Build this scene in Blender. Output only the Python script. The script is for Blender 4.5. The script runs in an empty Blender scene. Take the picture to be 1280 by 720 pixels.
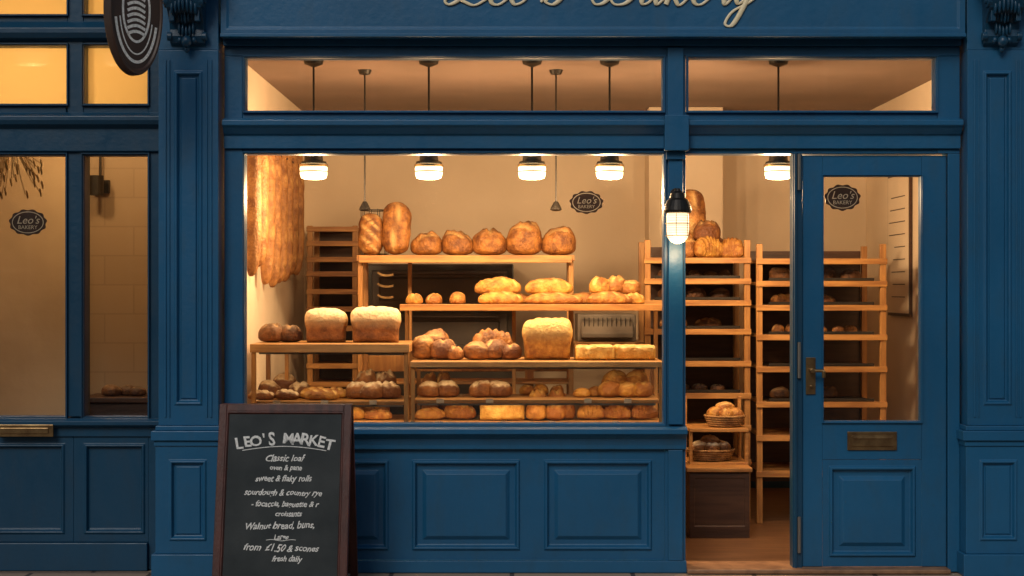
import bpy, bmesh, math, random
from mathutils import Vector, Matrix, noise
random.seed(11)
R=math.radians
# ---- survey helpers: 250 units of facade drawing = 1 m, eye level 1.42 m, street 8 m wide
def FX(u): return (u-640)/250.0
def FZ(v): return (715-v)/250.0
def SX(u,y): return (u-640)/250.0*(8+y)/8
def SZ(v,y): return 1.42+(360-v)/250.0*(8+y)/8
def SW(w,y): return w/250.0*(8+y)/8

# ------------------------------------------------------------ materials
def newmat(name):
    m=bpy.data.materials.new(name); m.use_nodes=True
    nt=m.node_tree; b=nt.nodes["Principled BSDF"]
    return m,nt,b
def noise_col(nt,b,c1,c2,scale=5,detail=4,bump=0.0,bscale=40,stretch=None,lo=0.35,hi=0.65,bdist=0.01):
    tc=nt.nodes.new("ShaderNodeTexCoord"); src=tc.outputs["Object"]
    if stretch:
        mp=nt.nodes.new("ShaderNodeMapping"); mp.inputs["Scale"].default_value=stretch
        nt.links.new(src,mp.inputs[0]); src=mp.outputs[0]
    n=nt.nodes.new("ShaderNodeTexNoise"); n.inputs["Scale"].default_value=scale; n.inputs["Detail"].default_value=detail
    nt.links.new(src,n.inputs["Vector"])
    r=nt.nodes.new("ShaderNodeValToRGB")
    r.color_ramp.elements[0].position=lo; r.color_ramp.elements[1].position=hi
    r.color_ramp.elements[0].color=(*c1,1); r.color_ramp.elements[1].color=(*c2,1)
    nt.links.new(n.outputs["Fac"],r.inputs[0])
    nt.links.new(r.outputs[0],b.inputs["Base Color"])
    if bump>0:
        n2=nt.nodes.new("ShaderNodeTexNoise"); n2.inputs["Scale"].default_value=bscale; n2.inputs["Detail"].default_value=3
        nt.links.new(src,n2.inputs["Vector"])
        bp=nt.nodes.new("ShaderNodeBump"); bp.inputs["Strength"].default_value=bump; bp.inputs["Distance"].default_value=bdist
        nt.links.new(n2.outputs["Fac"],bp.inputs["Height"]); nt.links.new(bp.outputs[0],b.inputs["Normal"])
    return r,src
def simple(name,c1,c2=None,rough=0.5,metal=0,scale=5,bump=0.0,bscale=40,stretch=None,**k):
    m,nt,b=newmat(name); c2=c2 or tuple(x*0.8 for x in c1)
    noise_col(nt,b,c1,c2,scale,4,bump,bscale,stretch,**k)
    b.inputs["Roughness"].default_value=rough; b.inputs["Metallic"].default_value=metal
    return m
def paint(name,c,rough=0.36):
    m,nt,b=newmat(name)
    d=tuple(x*0.78 for x in c)
    r,src=noise_col(nt,b,d,c,1.3,6,0.3,38,None,0.3,0.65,0.004)
    mp=nt.nodes.new("ShaderNodeMapping"); mp.inputs["Scale"].default_value=(5,5,1.8)
    nt.links.new(src,mp.inputs[0])
    n=nt.nodes.new("ShaderNodeTexNoise"); n.inputs["Scale"].default_value=3; n.inputs["Detail"].default_value=6
    nt.links.new(mp.outputs[0],n.inputs["Vector"])
    rr=nt.nodes.new("ShaderNodeValToRGB"); rr.color_ramp.elements[0].position=0.5; rr.color_ramp.elements[1].position=0.8
    rr.color_ramp.elements[1].color=(.32,.32,.32,1)
    nt.links.new(n.outputs["Fac"],rr.inputs[0])
    mx=nt.nodes.new("ShaderNodeMix"); mx.data_type='RGBA'
    nt.links.new(rr.outputs[0],mx.inputs[0]); nt.links.new(r.outputs[0],mx.inputs[6])
    mx.inputs[7].default_value=(c[0]*0.6+0.008,c[1]*0.55,c[2]*0.42,1)
    nt.links.new(mx.outputs[2],b.inputs["Base Color"])
    mr=nt.nodes.new("ShaderNodeMapRange"); mr.inputs[3].default_value=rough-0.1; mr.inputs[4].default_value=rough+0.18
    nt.links.new(n.outputs["Fac"],mr.inputs[0]); nt.links.new(mr.outputs[0],b.inputs["Roughness"])
    return m
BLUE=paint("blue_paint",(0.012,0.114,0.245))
BLUE_SHADE=paint("shaded_blue_paint",(0.006,0.056,0.115))  # same blue paint, colour darkened to stand in for weaker light next door
IRON=simple("black_iron",(0.02,0.017,0.015),(0.035,0.03,0.025),0.45,0.6)
BRASS=simple("aged_brass",(0.42,0.27,0.12),(0.25,0.15,0.07),0.35,0.9,scale=20)
STEEL=simple("brushed_steel",(0.35,0.33,0.3),(0.25,0.24,0.22),0.35,0.8,scale=8)
def wood(name,a,b_,rough=0.45):
    return simple(name,a,b_,rough,scale=3,bump=0.15,bscale=30,stretch=(1.2,14,14))
WOOD=wood("shelf_wood",(0.50,0.25,0.075),(0.28,0.12,0.035))
WOODP=wood("pale_wood",(0.52,0.29,0.11),(0.34,0.17,0.058))
WOODV=simple("upright_wood",(0.46,0.23,0.07),(0.28,0.125,0.038),0.45,scale=3,bump=.15,bscale=30,stretch=(14,14,1.2))
WOODD=wood("dark_wood",(0.075,0.035,0.02),(0.045,0.02,0.012))
MAHOG=simple("mahogany",(0.10,0.026,0.017),(0.05,0.014,0.010),0.4,scale=4,bump=.2,stretch=(8,8,1.5))
FLOORM=wood("floor_boards",(0.20,0.10,0.045),(0.12,0.055,0.025),0.4)
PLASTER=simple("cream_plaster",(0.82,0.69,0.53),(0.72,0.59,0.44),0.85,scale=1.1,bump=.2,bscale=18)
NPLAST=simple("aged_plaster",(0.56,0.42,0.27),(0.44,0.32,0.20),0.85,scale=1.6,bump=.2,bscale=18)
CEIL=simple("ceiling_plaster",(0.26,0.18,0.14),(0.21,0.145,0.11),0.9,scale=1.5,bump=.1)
SLATE=simple("chalk_slate",(0.012,0.018,0.02),(0.030,0.036,0.037),0.75,scale=5,bump=.1)
CHALK=simple("chalk",(0.95,0.93,0.88),(0.65,0.64,0.6),0.95,scale=90,lo=.3,hi=.6)
CREAM=simple("cream_lettering",(0.95,0.80,0.53),(0.88,0.72,0.44),0.45,scale=12)
BADGE=simple("badge_brown",(0.04,0.018,0.011),(0.055,0.025,0.015),0.5)
CERAM=simple("ceramic",(0.45,0.36,0.26),(0.38,0.29,0.2),0.4)
SOOT=simple("oven_black",(0.018,0.015,0.013),(0.03,0.025,0.02),0.35,scale=6)
LINEN=simple("linen",(0.72,0.62,0.47),(0.62,0.52,0.38),0.9,scale=30,bump=.3)
WICK=simple("wicker",(0.40,0.22,0.08),(0.16,0.075,0.025),0.7,scale=30,bump=.8)
def glassmat(name,tint=(0.97,0.97,0.96),k=0.75):
    m=bpy.data.materials.new(name); m.use_nodes=True; nt=m.node_tree; nt.nodes.clear()
    o=nt.nodes.new("ShaderNodeOutputMaterial"); mx=nt.nodes.new("ShaderNodeMixShader")
    t=nt.nodes.new("ShaderNodeBsdfTransparent"); t.inputs[0].default_value=(*tint,1)
    g=nt.nodes.new("ShaderNodeBsdfGlossy"); g.inputs["Roughness"].default_value=0.03
    f=nt.nodes.new("ShaderNodeFresnel"); f.inputs[0].default_value=1.5
    mu=nt.nodes.new("ShaderNodeMath"); mu.operation='MULTIPLY'; mu.inputs[1].default_value=k
    nt.links.new(f.outputs[0],mu.inputs[0]); nt.links.new(mu.outputs[0],mx.inputs[0])
    nt.links.new(t.outputs[0],mx.inputs[1]); nt.links.new(g.outputs[0],mx.inputs[2]); nt.links.new(mx.outputs[0],o.inputs[0])
    return m
GLASS=glassmat("window_glass")
def frosted():
    m=bpy.data.materials.new("frosted_glass"); m.use_nodes=True; nt=m.node_tree; nt.nodes.clear()
    o=nt.nodes.new("ShaderNodeOutputMaterial"); mx=nt.nodes.new("ShaderNodeMixShader"); mx.inputs[0].default_value=.9
    t=nt.nodes.new("ShaderNodeBsdfTransparent"); tr=nt.nodes.new("ShaderNodeBsdfTranslucent")
    tr.inputs[0].default_value=(.8,.70,.46,1)
    nt.links.new(t.outputs[0],mx.inputs[1]); nt.links.new(tr.outputs[0],mx.inputs[2]); nt.links.new(mx.outputs[0],o.inputs[0])
    return m
FROST=frosted()
def emis(name,c,s,lo=.5,sc=18):
    m,nt,b=newmat(name); b.inputs["Base Color"].default_value=(.9,.85,.75,1)
    b.inputs["Emission Color"].default_value=(*c,1)
    tc=nt.nodes.new("ShaderNodeTexCoord"); w=nt.nodes.new("ShaderNodeTexWave"); w.bands_direction='Z'; w.inputs["Scale"].default_value=sc
    nt.links.new(tc.outputs["Object"],w.inputs[0])
    mr=nt.nodes.new("ShaderNodeMapRange"); mr.inputs[3].default_value=s*lo; mr.inputs[4].default_value=s
    nt.links.new(w.outputs["Fac"],mr.inputs[0]); nt.links.new(mr.outputs[0],b.inputs["Emission Strength"])
    return m
LAMPG=emis("lit_lamp_glass",(1,0.74,0.40),3.6)
JARG=emis("lit_jar_glass",(1,0.72,0.40),2.0,.35,26)

def crust(name,dark,gold,pale,flour):
    m,nt,b=newmat(name)
    geo=nt.nodes.new("ShaderNodeNewGeometry")
    n=nt.nodes.new("ShaderNodeTexNoise"); n.inputs["Scale"].default_value=15; n.inputs["Detail"].default_value=5; n.inputs["Roughness"].default_value=.65
    nt.links.new(geo.outputs["Position"],n.inputs["Vector"])
    r=nt.nodes.new("ShaderNodeValToRGB")
    r.color_ramp.elements[0].position=.38; r.color_ramp.elements[0].color=(*dark,1)
    r.color_ramp.elements[1].position=.66; r.color_ramp.elements[1].color=(*gold,1)
    # every loaf baked a little differently
    ad=nt.nodes.new("ShaderNodeMath"); ad.operation='MULTIPLY_ADD'; ad.inputs[1].default_value=.22; nt.links.new(geo.outputs["Random Per Island"],ad.inputs[0])
    sb=nt.nodes.new("ShaderNodeMath"); sb.operation='SUBTRACT'; sb.inputs[1].default_value=.13; nt.links.new(n.outputs["Fac"],sb.inputs[0])
    nt.links.new(sb.outputs[0],ad.inputs[2]); nt.links.new(ad.outputs[0],r.inputs[0])
    at=nt.nodes.new("ShaderNodeAttribute"); at.attribute_name="score"
    mx=nt.nodes.new("ShaderNodeMix"); mx.data_type='RGBA'
    nt.links.new(at.outputs["Fac"],mx.inputs[0]); nt.links.new(r.outputs[0],mx.inputs[6]); mx.inputs[7].default_value=(*pale,1)
    sp=nt.nodes.new("ShaderNodeSeparateXYZ"); nt.links.new(geo.outputs["Normal"],sp.inputs[0])
    n2=nt.nodes.new("ShaderNodeTexNoise"); n2.inputs["Scale"].default_value=45; n2.inputs["Detail"].default_value=4
    nt.links.new(geo.outputs["Position"],n2.inputs["Vector"])
    mu=nt.nodes.new("ShaderNodeMath"); mu.operation='MULTIPLY'; nt.links.new(sp.outputs[2],mu.inputs[0]); nt.links.new(n2.outputs["Fac"],mu.inputs[1])
    mr=nt.nodes.new("ShaderNodeMapRange"); mr.inputs[1].default_value=.18; mr.inputs[2].default_value=.5; mr.inputs[4].default_value=flour
    nt.links.new(mu.outputs[0],mr.inputs[0])
    mx2=nt.nodes.new("ShaderNodeMix"); mx2.data_type='RGBA'
    nt.links.new(mr.outputs[0],mx2.inputs[0]); nt.links.new(mx.outputs[2],mx2.inputs[6]); mx2.inputs[7].default_value=(.80,.68,.48,1)
    nt.links.new(mx2.outputs[2],b.inputs["Base Color"])
    bp=nt.nodes.new("ShaderNodeBump"); bp.inputs["Strength"].default_value=.9; bp.inputs["Distance"].default_value=.01
    n3=nt.nodes.new("ShaderNodeTexNoise"); n3.inputs["Scale"].default_value=70; n3.inputs["Detail"].default_value=4
    nt.links.new(geo.outputs["Position"],n3.inputs["Vector"])
    nt.links.new(n3.outputs["Fac"],bp.inputs["Height"]); nt.links.new(bp.outputs[0],b.inputs["Normal"])
    b.inputs["Roughness"].default_value=.58
    return m
C_DARK=crust("dark_crust",(0.06,0.02,0.006),(0.20,0.08,0.022),(0.46,0.28,0.12),.12)
C_MED=crust("brown_crust",(0.12,0.036,0.007),(0.42,0.175,0.036),(0.70,0.45,0.17),.08)
C_GOLD=crust("golden_crust",(0.26,0.092,0.014),(0.62,0.33,0.06),(0.80,0.57,0.21),.05)
C_FLOUR=crust("floured_crust",(0.12,0.04,0.010),(0.31,0.125,0.031),(0.76,0.58,0.32),.9)
C_PALE=crust("pale_crust",(0.50,0.25,0.035),(0.76,0.53,0.14),(0.88,0.72,0.36),.2)
C_BAG=crust("baguette_crust",(0.19,0.07,0.018),(0.40,0.19,0.055),(0.52,0.30,0.11),.0)

# ------------------------------------------------------------ mesh builder
def empty(name,loc=(0,0,0),rot=(0,0,0)):
    e=bpy.data.objects.new(name,None); e.location=loc; e.rotation_euler=rot; e.empty_display_size=.1
    bpy.context.collection.objects.link(e); return e
class MB:
    def __init__(s): s.v=[]; s.f=[]; s.sc=[]
    def add(s,vs,fs,sc=None):
        o=len(s.v); s.v+= [tuple(p) for p in vs]; s.f+=[tuple(i+o for i in f) for f in fs]
        s.sc+= sc if sc else [0.0]*len(vs)
    def box(s,x0,x1,y0,y1,z0,z1):
        vs=[(x,y,z) for x in(x0,x1) for y in(y0,y1) for z in(z0,z1)]
        s.add(vs,[(0,1,3,2),(4,6,7,5),(0,4,5,1),(2,3,7,6),(0,2,6,4),(1,5,7,3)]); return s
    def rings(s,rl,cap=True,back=False):
        vs=[];fs=[]
        for (x0,x1,z0,z1,y) in rl: vs+=[(x0,y,z0),(x1,y,z0),(x1,y,z1),(x0,y,z1)]
        for i in range(len(rl)-1):
            for k in range(4):
                a=i*4+k;b=i*4+(k+1)%4; fs.append((a,b,b+4,a+4))
        n=len(rl)-1
        if cap: fs.append((n*4,n*4+1,n*4+2,n*4+3))
        s.add(vs,fs); return s
    def panel(s,blk,pan,y,prof,yb=None):
        rl=[]
        if yb is not None: rl.append((*blk,yb))
        rl.append((*blk,y)); 
        for ins,dy in prof:
            rl.append((pan[0]+ins,pan[1]-ins,pan[2]+ins,pan[3]-ins,y+dy))
        return s.rings(rl)
    def bead(s,op,w,y,depth=0.07,h=0.014):
        x0,x1,z0,z1=op
        prof=[(w,0.004),(w*.85,-h),(w*.6,-h),(w*.5,-h*.3),(w*.2,-h*.3),(w*.1,h*.5),(0,h*.8),(0,depth)]
        rl=[(x0-a,x1+a,z0-a,z1+a,y+d) for a,d in prof]
        return s.rings(rl,cap=False)
    def hmould(s,x0,x1,prof):
        n=len(prof); vs=[(x0,y,z) for y,z in prof]+[(x1,y,z) for y,z in prof]
        fs=[(i,(i+1)%n,(i+1)%n+n,i+n) for i in range(n)]+[tuple(range(n)),tuple(range(2*n-1,n-1,-1))]
        s.add(vs,fs); return s
    def rev(s,prof,c=(0,0,0),seg=24,axis='Z'):
        vs=[];fs=[];n=len(prof)
        for k in range(seg):
            a=2*math.pi*k/seg
            for r,z in prof:
                p=(r*math.cos(a),r*math.sin(a),z)
                if axis=='Y': p=(p[0],p[2],p[1])
                if axis=='X': p=(p[2],p[0],p[1])
                vs.append((p[0]+c[0],p[1]+c[1],p[2]+c[2]))
        for k in range(seg):
            k2=(k+1)%seg
            for i in range(n-1): fs.append((k*n+i,k2*n+i,k2*n+i+1,k*n+i+1))
        s.add(vs,fs); return s
    def cyl(s,r,z0,z1,c=(0,0,0),seg=16,axis='Z'):
        return s.rev([(0,z0),(r,z0),(r,z1),(0,z1)],c,seg,axis)
    def ribbon(s,pts,w,y,closed=False,th=0.0):
        n=len(pts); vs=[];fs=[]
        for i,p in enumerate(pts):
            a=pts[i-1] if (i>0 or closed) else p; b=pts[(i+1)%n] if (i<n-1 or closed) else p
            dx,dz=b[0]-a[0],b[1]-a[1]; l=math.hypot(dx,dz) or 1
            nx,nz=-dz/l*w/2,dx/l*w/2
            vs+=[(p[0]+nx,y,p[1]+nz),(p[0]-nx,y,p[1]-nz)]
        for i in range(n if closed else n-1):
            j=(i+1)%n; fs.append((2*i,2*i+1,2*j+1,2*j))
        s.add(vs,fs); return s
    def build(s,name,mat,parent=None,bevel=0.0,smooth=False,loc=(0,0,0),rot=(0,0,0)):
        me=bpy.data.meshes.new(name); me.from_pydata(s.v,[],s.f)
        bm=bmesh.new(); bm.from_mesh(me); 
        lay=bm.verts.layers.float.new("score")
        bm.verts.ensure_lookup_table()
        for v,x in zip(bm.verts,s.sc): v[lay]=x
        bmesh.ops.recalc_face_normals(bm,faces=bm.faces[:]); 
        bm.to_mesh(me); bm.free()
        if smooth:
            me.polygons.foreach_set("use_smooth",[True]*len(me.polygons))
        me.materials.append(mat)
        o=bpy.data.objects.new(name,me); bpy.context.collection.objects.link(o)
        o.location=loc; o.rotation_euler=rot
        if parent: o.parent=parent
        if bevel>0:
            b=o.modifiers.new("bevel",'BEVEL'); b.width=bevel; b.segments=2; b.limit_method='ANGLE'; b.angle_limit=R(35)
            b.harden_normals=False
        return o
def text(body,size,mat,parent,loc,rot=(R(90),0,0),shear=0.0,ext=0.0006,sx=1.0,bold=0.0,name=None,wob=0.0):
    c=bpy.data.curves.new(name or "lettering",'FONT'); c.body=body; c.size=size; c.shear=shear; c.extrude=ext; c.offset=bold
    c.align_x='CENTER'; c.resolution_u=3
    o=bpy.data.objects.new(name or "lettering",c); bpy.context.collection.objects.link(o)
    if wob>0:   # hand-drawn wobble
        me=bpy.data.meshes.new_from_object(o.evaluated_get(bpy.context.evaluated_depsgraph_get()))
        s=random.uniform(0,99)
        for v in me.vertices:
            x,y=v.co.x,v.co.y; f=1/size
            v.co.x+=size*wob*noise.noise(Vector((x*f*1.6,y*f*2.2,s)))
            v.co.y+=size*wob*1.3*noise.noise(Vector((x*f*1.1,y*f*1.2,s+7)))+size*.10*noise.noise(Vector((x*f*.5,0,s+3)))
        bpy.data.objects.remove(o); o=bpy.data.objects.new(name or "lettering",me); bpy.context.collection.objects.link(o)
    o.location=loc; o.rotation_euler=rot; o.scale=(sx,1,1); o.data.materials.clear(); o.data.materials.append(mat); o.parent=parent
    return o

# ------------------------------------------------------------ ground
g=MB().box(-150,150,-150,150,-0.30,-0.16).build("ground",simple("asphalt_ground",(0.05,0.05,0.05),(0.07,0.068,0.065),.9,scale=2))
road=MB().box(-60,60,-10.5,-2.5,-0.15,-0.13).build("road",simple("asphalt",(0.045,0.045,0.047),(0.06,0.058,0.056),.8,scale=6,bump=.5,bscale=300))
def stone(name,c1,c2,mortar,sc,w=.5,h=.25):
    m,nt,b=newmat(name)
    tc=nt.nodes.new("ShaderNodeTexCoord"); br=nt.nodes.new("ShaderNodeTexBrick")
    br.inputs["Color1"].default_value=(*c1,1); br.inputs["Color2"].default_value=(*c2,1); br.inputs["Mortar"].default_value=(*mortar,1)
    br.inputs["Scale"].default_value=sc; br.inputs["Mortar Size"].default_value=.012; br.inputs["Brick Width"].default_value=w; br.inputs["Row Height"].default_value=h
    return m,nt,b,tc,br
m,nt,b,tc,br=stone("paving_stone",(0.42,0.29,0.20),(0.32,0.22,0.155),(0.08,0.06,0.05),1.0,.6,.45)
nt.links.new(tc.outputs["Object"],br.inputs[0]); nt.links.new(br.outputs[0],b.inputs["Base Color"]); b.inputs["Roughness"].default_value=.6
bp=nt.nodes.new("ShaderNodeBump"); bp.inputs["Distance"].default_value=.004; nn=nt.nodes.new("ShaderNodeTexNoise"); nn.inputs["Scale"].default_value=40
nt.links.new(tc.outputs["Object"],nn.inputs[0]); nt.links.new(nn.outputs[0],bp.inputs["Height"]); nt.links.new(bp.outputs[0],b.inputs["Normal"])
PAV=m
MB().box(-60,60,-2.35,0.35,-0.14,-0.004).build("pavement",PAV)
MB().box(-60,60,-2.5,-2.352,-0.16,0.0).build("kerb",simple("granite_kerb",(0.3,0.28,0.26),(0.22,0.2,0.19),.7,scale=30),bevel=.012)
MB().box(-60,60,-13.0,-10.65,-0.14,-0.004).build("pavement",PAV)
MB().box(-60,60,-10.648,-10.5,-0.16,0.0).build("kerb",bpy.data.materials["granite_kerb"],bevel=.012)
ln=MB()
for i in range(-14,15): ln.box(i*4-1,i*4+1,-6.55,-6.45,-0.129,-0.126)
ln.build("road_marking",simple("road_paint",(.7,.7,.66),(.55,.55,.52),.7))
BRICKM,nt,b,tc,br=stone("red_brick",(0.22,0.09,0.055),(0.17,0.07,0.045),(0.2,0.18,0.15),4.0)
mp=nt.nodes.new("ShaderNodeMapping"); mp.inputs["Rotation"].default_value=(R(90),0,0)
nt.links.new(tc.outputs["Object"],mp.inputs[0]); nt.links.new(mp.outputs[0],br.inputs[0]); nt.links.new(br.outputs[0],b.inputs["Base Color"])
b.inputs["Roughness"].default_value=.85
opp=empty("brick_building")
MB().box(-22,22,-20,-13,-0.1,6.2).build("walls",BRICKM,opp)
w=MB();fr=MB();tr=MB()
for i in range(-9,10):
    for z in (0.9,3.9):
        x=i*2.3; w.box(x-.45,x+.45,-12.99,-12.97,z,z+1.5); 
        for a in(-.5,.45): fr.box(x+a,x+a+.05,-12.995,-12.93,z-.05,z+1.55)
        fr.box(x-.56,x+.56,-12.995,-12.88,z-.14,z-.052); fr.box(x-.449,x+.449,-12.995,-12.94,z+.73,z+.78); fr.box(x-.56,x+.56,-12.995,-12.92,z+1.552,z+1.7)
w.build("window_panes",SOOT,opp); fr.build("window_frames",simple("stone_trim",(.4,.36,.3),(.33,.3,.25),.8),opp)
MB().box(-22.2,22.2,-13.3,-12.8,6.2,6.45).build("cornice",bpy.data.materials["stone_trim"],opp)
MB().hmould(-22.1,22.1,[(-12.9,6.45),(-16.5,8.2),(-20.2,6.45)]).build("roof",simple("roof_slate",(.07,.07,.08),(.1,.1,.11),.7),opp)

# ------------------------------------------------------------ bakery facade
bak=empty("bakery_building")
F=MB()
PANR=[(0,0),(.006,-.008),(.014,-.008),(.022,.012),(.03,.014),(.034,.006),(.04,.006)]
def pilaster(M,u0,u1):
    x0,x1=FX(u0),FX(u1)
    M.panel((x0,x1,FZ(530),FZ(66)),(x0+.078,x1-.078,FZ(505),FZ(92)),-.09,PANR,.12)
    M.box(x0-.012,x1+.012,-.105,.12,FZ(536),FZ(530.2)); M.box(x0-.03,x1+.03,-.125,.12,FZ(548),FZ(536.2))
    M.box(x0-.018,x1+.018,-.112,.12,FZ(555),FZ(548.2))
    M.panel((x0-.012,x1+.012,FZ(688),FZ(555.2)),(x0+.055,x1-.055,FZ(672),FZ(572)),-.105,PANR,.12)
    M.box(x0-.028,x1+.028,-.125,.12,0,FZ(688.2))
    M.box(x0,x1,-.085,.12,FZ(65.8),FZ(-70))
    for a,b_ in((.030,.040),(.052,.058)):
        for xa in(x0+a,x1-b_): M.box(xa,xa+b_-a,-.096,-.089,FZ(520),FZ(78))
pilaster(F,203,277); pilaster(F,1203,1277)
F.build("pilasters",BLUE,bak,bevel=.003)
def corbel(uc):
    cx=FX(uc); M=MB(); w=.085
    prof=[(-.08,FZ(62)),(-.115,FZ(58)),(-.13,FZ(50)),(-.125,FZ(42)),(-.135,FZ(34)),(-.165,FZ(26)),(-.205,FZ(18)),(-.225,FZ(8)),(-.215,FZ(0)),(-.19,FZ(-6)),(-.08,FZ(-6))]
    M.hmould(cx-w,cx+w,prof)
    for sx in(-1,1):
        M.cyl(.036,-.012,.012,(cx+sx*w,-.185,FZ(9)),20,'X'); M.cyl(.018,-.020,.020,(cx+sx*w,-.185,FZ(9)),16,'X')
        M.cyl(.022,-.012,.012,(cx+sx*w,-.118,FZ(50)),18,'X')
        M.box(cx+sx*.062-.012,cx+sx*.062+.012,-.19,-.1,FZ(34),FZ(10))
    M.box(cx-.11,cx+.11,-.25,.05,FZ(-10),FZ(-6.2)); M.box(cx-.125,cx+.125,-.27,.05,FZ(-17),FZ(-10.2)); M.box(cx-.145,cx+.145,-.29,.05,FZ(-30),FZ(-17.2))
    M.build("corbel_scroll",BLUE_SHADE,bak,bevel=.003)
    L=MB()
    def blob(x,y,z,rx,ry,rz):
        vs=[];fs=[];n=10;k=8
        for i in range(k+1):
            th=math.pi*i/k
            for j in range(n):
                a=2*math.pi*j/n; vs.append((x+rx*math.sin(th)*math.cos(a),y+ry*math.sin(th)*math.sin(a),z+rz*math.cos(th)))
        for i in range(k):
            for j in range(n): fs.append((i*n+j,i*n+(j+1)%n,(i+1)*n+(j+1)%n,(i+1)*n+j))
        L.add(vs,fs)
    for k in range(-3,4):
        blob(cx+k*.019,-.215+abs(k)*.006,FZ(12+abs(k)*2),.009,.02,.045-abs(k)*.003)
        blob(cx+k*.016,-.165+abs(k)*.004,FZ(28+abs(k)*-1.5),.008,.018,.035-abs(k)*.003)
    for k in range(-2,3): blob(cx+k*.017,-.138,FZ(45+abs(k)*-2),.008,.014,.03)
    blob(cx,-.135,FZ(57),.026,.026,.03); blob(cx,-.12,FZ(66),.014,.014,.018)
    for k in(-1,1): blob(cx+k*.035,-.12,FZ(55),.014,.018,.018)
    for k in range(-4,5): blob(cx+k*.023,-.245,FZ(-3),.0095,.012,.012)
    L.build("corbel_leaves",BLUE_SHADE,bak,smooth=True)
corbel(240); corbel(1243)

G=MB()
x0,x1=FX(277)+.013,FX(1203)-.013
yb=.12
G.panel((x0,x1,FZ(46),FZ(-95)),(x0+.03,x1-.03,FZ(40),FZ(-85)),-.10,[(0,0),(.008,.006)],.12)
G.box(x0,x1,-.118,.12,FZ(50.5),FZ(46.2))
G.box(x0,x1,-.03,yb,FZ(58),FZ(50.7))
G.box(x0,x1,0,yb,FZ(70),FZ(58.2))
def beam(u0,u1,v0,v1,y=0.0,yback=.12): G.box(FX(u0),FX(u1),y,yback,FZ(v1),FZ(v0))
beam(280.2,303,70.2,714.9)
beam(831,857,70.2,714.9)
beam(1172,1199.8,70.2,191.8)
beam(1185,1199.8,192,714.9)
for a,b_ in((303.1,830.9),(857.1,1171.9)):
    beam(a,b_,139.5,192,.004)
for a,b_ in((280.3,829.5),(858.5,1199.7)):
    xa,xb=FX(a),FX(b_)
    G.hmould(xa,xb,[(0,FZ(186)),(-.018,FZ(186)),(-.018,FZ(170)),(-.03,FZ(168)),(-.055,FZ(161)),(-.07,FZ(158)),(-.07,FZ(152)),(-.045,FZ(149.5)),(0,FZ(148))])
G.box(FX(835),FX(853),-.03,-.001,FZ(530),FZ(190)); G.box(FX(829),FX(859),-.085,-.001,FZ(189.8),FZ(146))
G.box(FX(834),FX(854),-.02,-.001,FZ(145.8),FZ(60))
G.box(FX(832),FX(856),-.045,-.0012,FZ(200),FZ(190.2)); 
G.box(FX(835),FX(853),-.02,-.001,FZ(700),FZ(562))
G.build("frame_beams",BLUE,bak,bevel=.003)
B=MB()
def op(u0,u1,v0,v1): return (FX(u0),FX(u1),FZ(v1),FZ(v0))
B.bead(op(307,828,73,138),.014,-.002); B.bead(op(861,1169,73,138),.014,-.002)
B.bead(op(306,829,193,529),.014,-.003)
B.build("glazing_beads",BLUE,bak)
S=MB()
xa,xb=FX(280.4),FX(830.8)
S.hmould(xa,FX(857.5),[(.12,FZ(531)),(-.05,FZ(533)),(-.075,FZ(535)),(-.075,FZ(541)),(-.055,FZ(543)),(-.03,FZ(548)),(-.022,FZ(556)),(-.022,FZ(561)),(.12,FZ(561))])
P=[(0,0),(.007,-.012),(.016,-.012),(.024,.010),(.03,.012),(.052,.012),(.072,-.004)]
for (b0,b1,p0,p1) in((303.2,500.5,351,486),(500.5,665,515,650),(665,830.8,680,815)):
    S.panel((FX(b0),FX(b1),FZ(700),FZ(561.2)),(FX(p0),FX(p1),FZ(688),FZ(575)),.004,P)
S.box(xa,FX(857.6),-.022,.12,0,FZ(700.3))
S.build("stall_riser",BLUE,bak,bevel=.002)
gl=MB()
for o_ in (op(300,834,66,144),op(857,1174,66,144),op(300,834,188,534)):
    gl.box(o_[0],o_[1],.055,.061,o_[2],o_[3])
gl.build("window_glass",GLASS,bak)
D=MB()
D.box(FX(991),FX(1003),.0,.09,FZ(712),FZ(192.2)); D.box(FX(992.5),FX(996),-.012,-.0005,FZ(712),FZ(192.2))
D.build("door_post",BLUE_SHADE,bak,bevel=.003)
MB().box(FX(857.7),FX(1185),-.06,.2,0,.022).build("threshold",simple("worn_step",(.34,.18,.09),(.2,.1,.05),.5,scale=14,bump=.2),bak,bevel=.006)
dl=empty("shop_door"); dl.location=(0,0,0)
M=MB()
y=.02;yk=.075
M.box(FX(1004),FX(1029),y,yk,FZ(709),FZ(194)); M.box(FX(1153.5),FX(1184),y,yk,FZ(709),FZ(194))
M.box(FX(1029.1),FX(1153.4),y+.0015,yk,FZ(219),FZ(194)); M.box(FX(1029.1),FX(1153.4),y+.0015,yk,FZ(575),FZ(528))
M.panel((FX(1029.1),FX(1153.4),FZ(709),FZ(575.2)),(FX(1037),FX(1146),FZ(697),FZ(583)),y+.0015,P)
M.build("leaf",BLUE,dl,bevel=.002)
MB().bead(op(1031,1151.5,220.5,526.5),.012,y-.001,.04,.01).build("glazing_bead",BLUE,dl)
MB().box(FX(1026),FX(1156),y+.03,y+.035,FZ(530),FZ(217)).build("door_glass",GLASS,dl)
M=MB(); M.box(FX(1060),FX(1122),y-.008,y+.001,FZ(563),FZ(540)); M.box(FX(1065),FX(1117),y-.014,y-.008,FZ(558),FZ(545)); M.box(FX(1067),FX(1115),y-.017,y-.014,FZ(549),FZ(546.5))
M.build("letter_plate",BRASS,dl,bevel=.002)
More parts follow.
